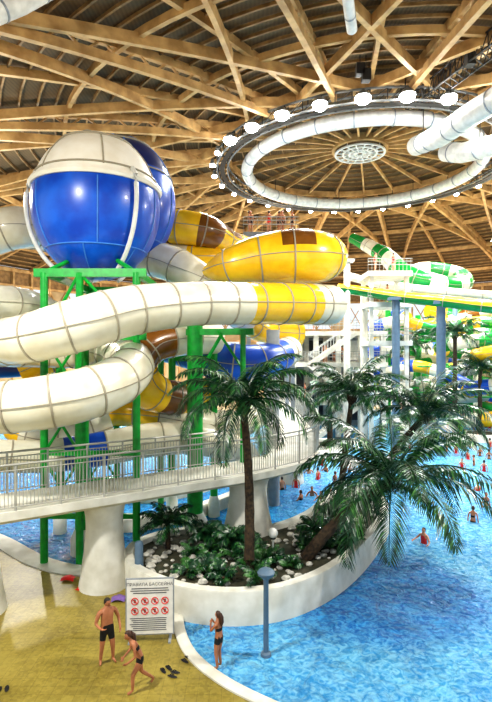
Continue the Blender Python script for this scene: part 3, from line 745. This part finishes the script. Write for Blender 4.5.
bather(309,472,0,shorts); bather(326,470,2,bikini,'skin2'); bather(312,494,3,shorts,'skin2'); bather(330,492,1,bikini,'skin')
def pmesh(suit,skin,hair,fem):
    mb=MB(); person_mb(mb,stdJ(),skin,hair,suit,female=fem,fing=False); ob=mb.build('figure'); me=ob.data; bpy.data.objects.remove(ob); return me
pm=[pmesh(shorts,'skin','hair',False),pmesh(bikini,'skin2','hairb',True),pmesh(redtop,'skin','hair',True)]
crowd=empty('bather_crowd')
def addp(x,y,z):
    o=bpy.data.objects.new('figure',random.choice(pm)); o.location=(x,y,z); o.rotation_euler=(0,0,random.uniform(0,6.28)); o.parent=crowd; bpy.context.scene.collection.objects.link(o)
for i in range(44):
    px=random.uniform(395,492); d=random.uniform(76,88); addp((px-246)/F*d,d,0)
for i in range(80):
    px=random.uniform(425,492); y=random.uniform(403,428); g=G(px,y); addp(g.x,min(g.y,66),-1.0)
for px,y in ((455,440),(470,447),(487,436),(440,432),(480,455),(462,468),(300,470),(288,466),(275,470),(296,486),(350,470),(410,450),(380,430),(486,505),(452,478),(300,452),(310,456),(446,450),(460,430),(474,434),(490,446),(484,470),(468,458),(318,478),(292,478),(335,482),(282,488),(473,520),(443,440),(466,436),(478,441),(489,458),(456,452),(474,464),(303,462),(322,464),(286,456)):
    g=G(px,y); addp(g.x,g.y,-1.05)
for i in range(14):
    addp(random.uniform(3,14),51.6,random.choice([3.72,7.62,10.82]))
for i in range(7): addp(random.uniform(0,3.7),37.8,17.62)
for x,y,z in ((11.8,45.7,16.02),(13.5,45.8,16.02),(13,46,13.2)): addp(x,y,z)
# ================================================================= SMALL THINGS
g=G(150,641); sg=empty('safety_sign_board',(g.x,g.y,0)); sg.rotation_euler=(0,0,math.radians(4))
mb=MB(); mb.box((0,0,1.06),(1.46,.05,1.72),'grey'); mb.box((0,-.03,1.06),(1.38,.02,1.64),'paper')
for x in (-.6,.6): mb.box((x,.05,.1),(.06,.06,.24),'grey'); mb.box((x,.12,.02),(.08,.6,.04),'grey')
for i,w in enumerate((1.1,1.16,1.0)): mb.box((0,-.045,1.62-.07*i),(w,.006,.022),'ink')
for r_ in range(2):
    for k in range(4):
        c=Vector((-.45+.3*k,-.05,1.24-.3*r_)); mb.tube([c+Vector((.1*math.cos(2*math.pi*j/20),0,.1*math.sin(2*math.pi*j/20))) for j in range(20)],.013,'red',5,closed=True)
        mb.bar([c+Vector((-.07,0,.07)),c+Vector((.07,0,-.07))],.02,.02,'red'); mb.box(c+Vector((0,.0,0)),(.05,.008,.09),'ink')
for i in range(7): mb.box((-.05+.02*(i%3),-.045,.72-.06*i),(1.1-.06*(i%3),.006,.018),'ink')
mb.build('board',parent=sg,smooth=False)
tx=bpy.data.curves.new('title','FONT'); tx.body='ПРАВИЛА БАССЕЙНА'; tx.size=.13; tx.align_x='CENTER'; tx.materials.append(M['ink'])
to=bpy.data.objects.new('title',tx); to.location=(0,-.045,1.7); to.rotation_euler=(math.pi/2,0,0); to.parent=sg; bpy.context.scene.collection.objects.link(to)
g=G(266,652); mb=MB(); mb.lathe((g.x,g.y,-.1),[(.16,0),(.15,.08),(.08,.12),(.075,2.2),(.11,2.26),(.24,2.36),(.26,2.44),(.2,2.5),(.06,2.52)],'bluegrey',20); mb.build('mushroom_shower')
g=P(273,533,19); mb=MB(); mb.tube([(g.x,g.y,.8),(g.x,g.y,g.z-.15)],.04,'rail',8); mb.lathe((g.x,g.y,g.z-.22),[(.1,0),(.12,.06),(.08,.1)],'dark',12); mb.ell(g,(.19,.19,.19),'paper'); mb.build('garden_lamp')
g=G(139,590); mb=MB(); mb.lathe((g.x,g.y,0),[(.16,0),(.16,1.7),(.12,1.78),(.02,1.8)],'bluegrey',16); mb.build('bollard_post')
def flip(px,py,rot,mn):
    g=G(px,py); mb=MB()
    for k,dx in enumerate((-.09,.09)):
        R=Matrix.Rotation(rot+.15*k,3,'Z'); c=g+R@Vector((dx,0,.02))
        mb.ell(c,(.055,.15,.02),mn,T=R,nu=12,nv=4)
        mb.tube([c+R@Vector((-.05,-.02,.01)),c+R@Vector((-.02,.03,.05)),c+R@Vector((0,.08,.02))],.01,mn,5); mb.tube([c+R@Vector((.05,-.02,.01)),c+R@Vector((.02,.03,.05)),c+R@Vector((0,.08,.02))],.01,mn,5)
    mb.build('flip_flops')
flip(166,670,.6,'black'); flip(174,675,1.2,'dark'); flip(187,660,.9,'black'); flip(70,574,.3,'red'); flip(80,589,1.4,'red'); flip(110,585,.4,'white'); flip(3,690,.2,'black')
def towel(px,py,mn):
    g=G(px,py); mb=MB()
    n=9
    o=len(mb.v)
    for i in range(n):
        for j in range(n):
            x=(i/(n-1)-.5)*.5; y=(j/(n-1)-.5)*.4
            mb.v.append(g+Vector((x+random.uniform(-.02,.02),y,.01+max(0,.14*(1-(x*x*9+y*y*14)))+random.uniform(0,.035))))
    for i in range(n-1):
        for j in range(n-1): mb.quadface((o+i*n+j,o+(i+1)*n+j,o+(i+1)*n+j+1,o+i*n+j+1),mn)
    mb.build('crumpled_towel')
towel(119,600,'purple'); towel(68,580,'red')
# ================================================================= WORLD / CAMERA
w=bpy.data.worlds.new('world'); bpy.context.scene.world=w; w.use_nodes=True
bg=w.node_tree.nodes['Background']; bg.inputs[0].default_value=(.84,.92,1,1); bg.inputs[1].default_value=.9
sc=bpy.context.scene
sc.view_settings.view_transform='Standard'
try: sc.view_settings.look='Medium High Contrast'
except Exception as e: print('look',e)
sc.view_settings.exposure=0.1
cam=bpy.data.cameras.new('camera'); co=bpy.data.objects.new('camera',cam); sc.collection.objects.link(co)
co.location=(0,0,CH); co.rotation_euler=(math.pi/2,0,0)
cam.sensor_fit='VERTICAL'; cam.sensor_height=24; cam.lens=24*F/702; cam.clip_end=500
sc.camera=co
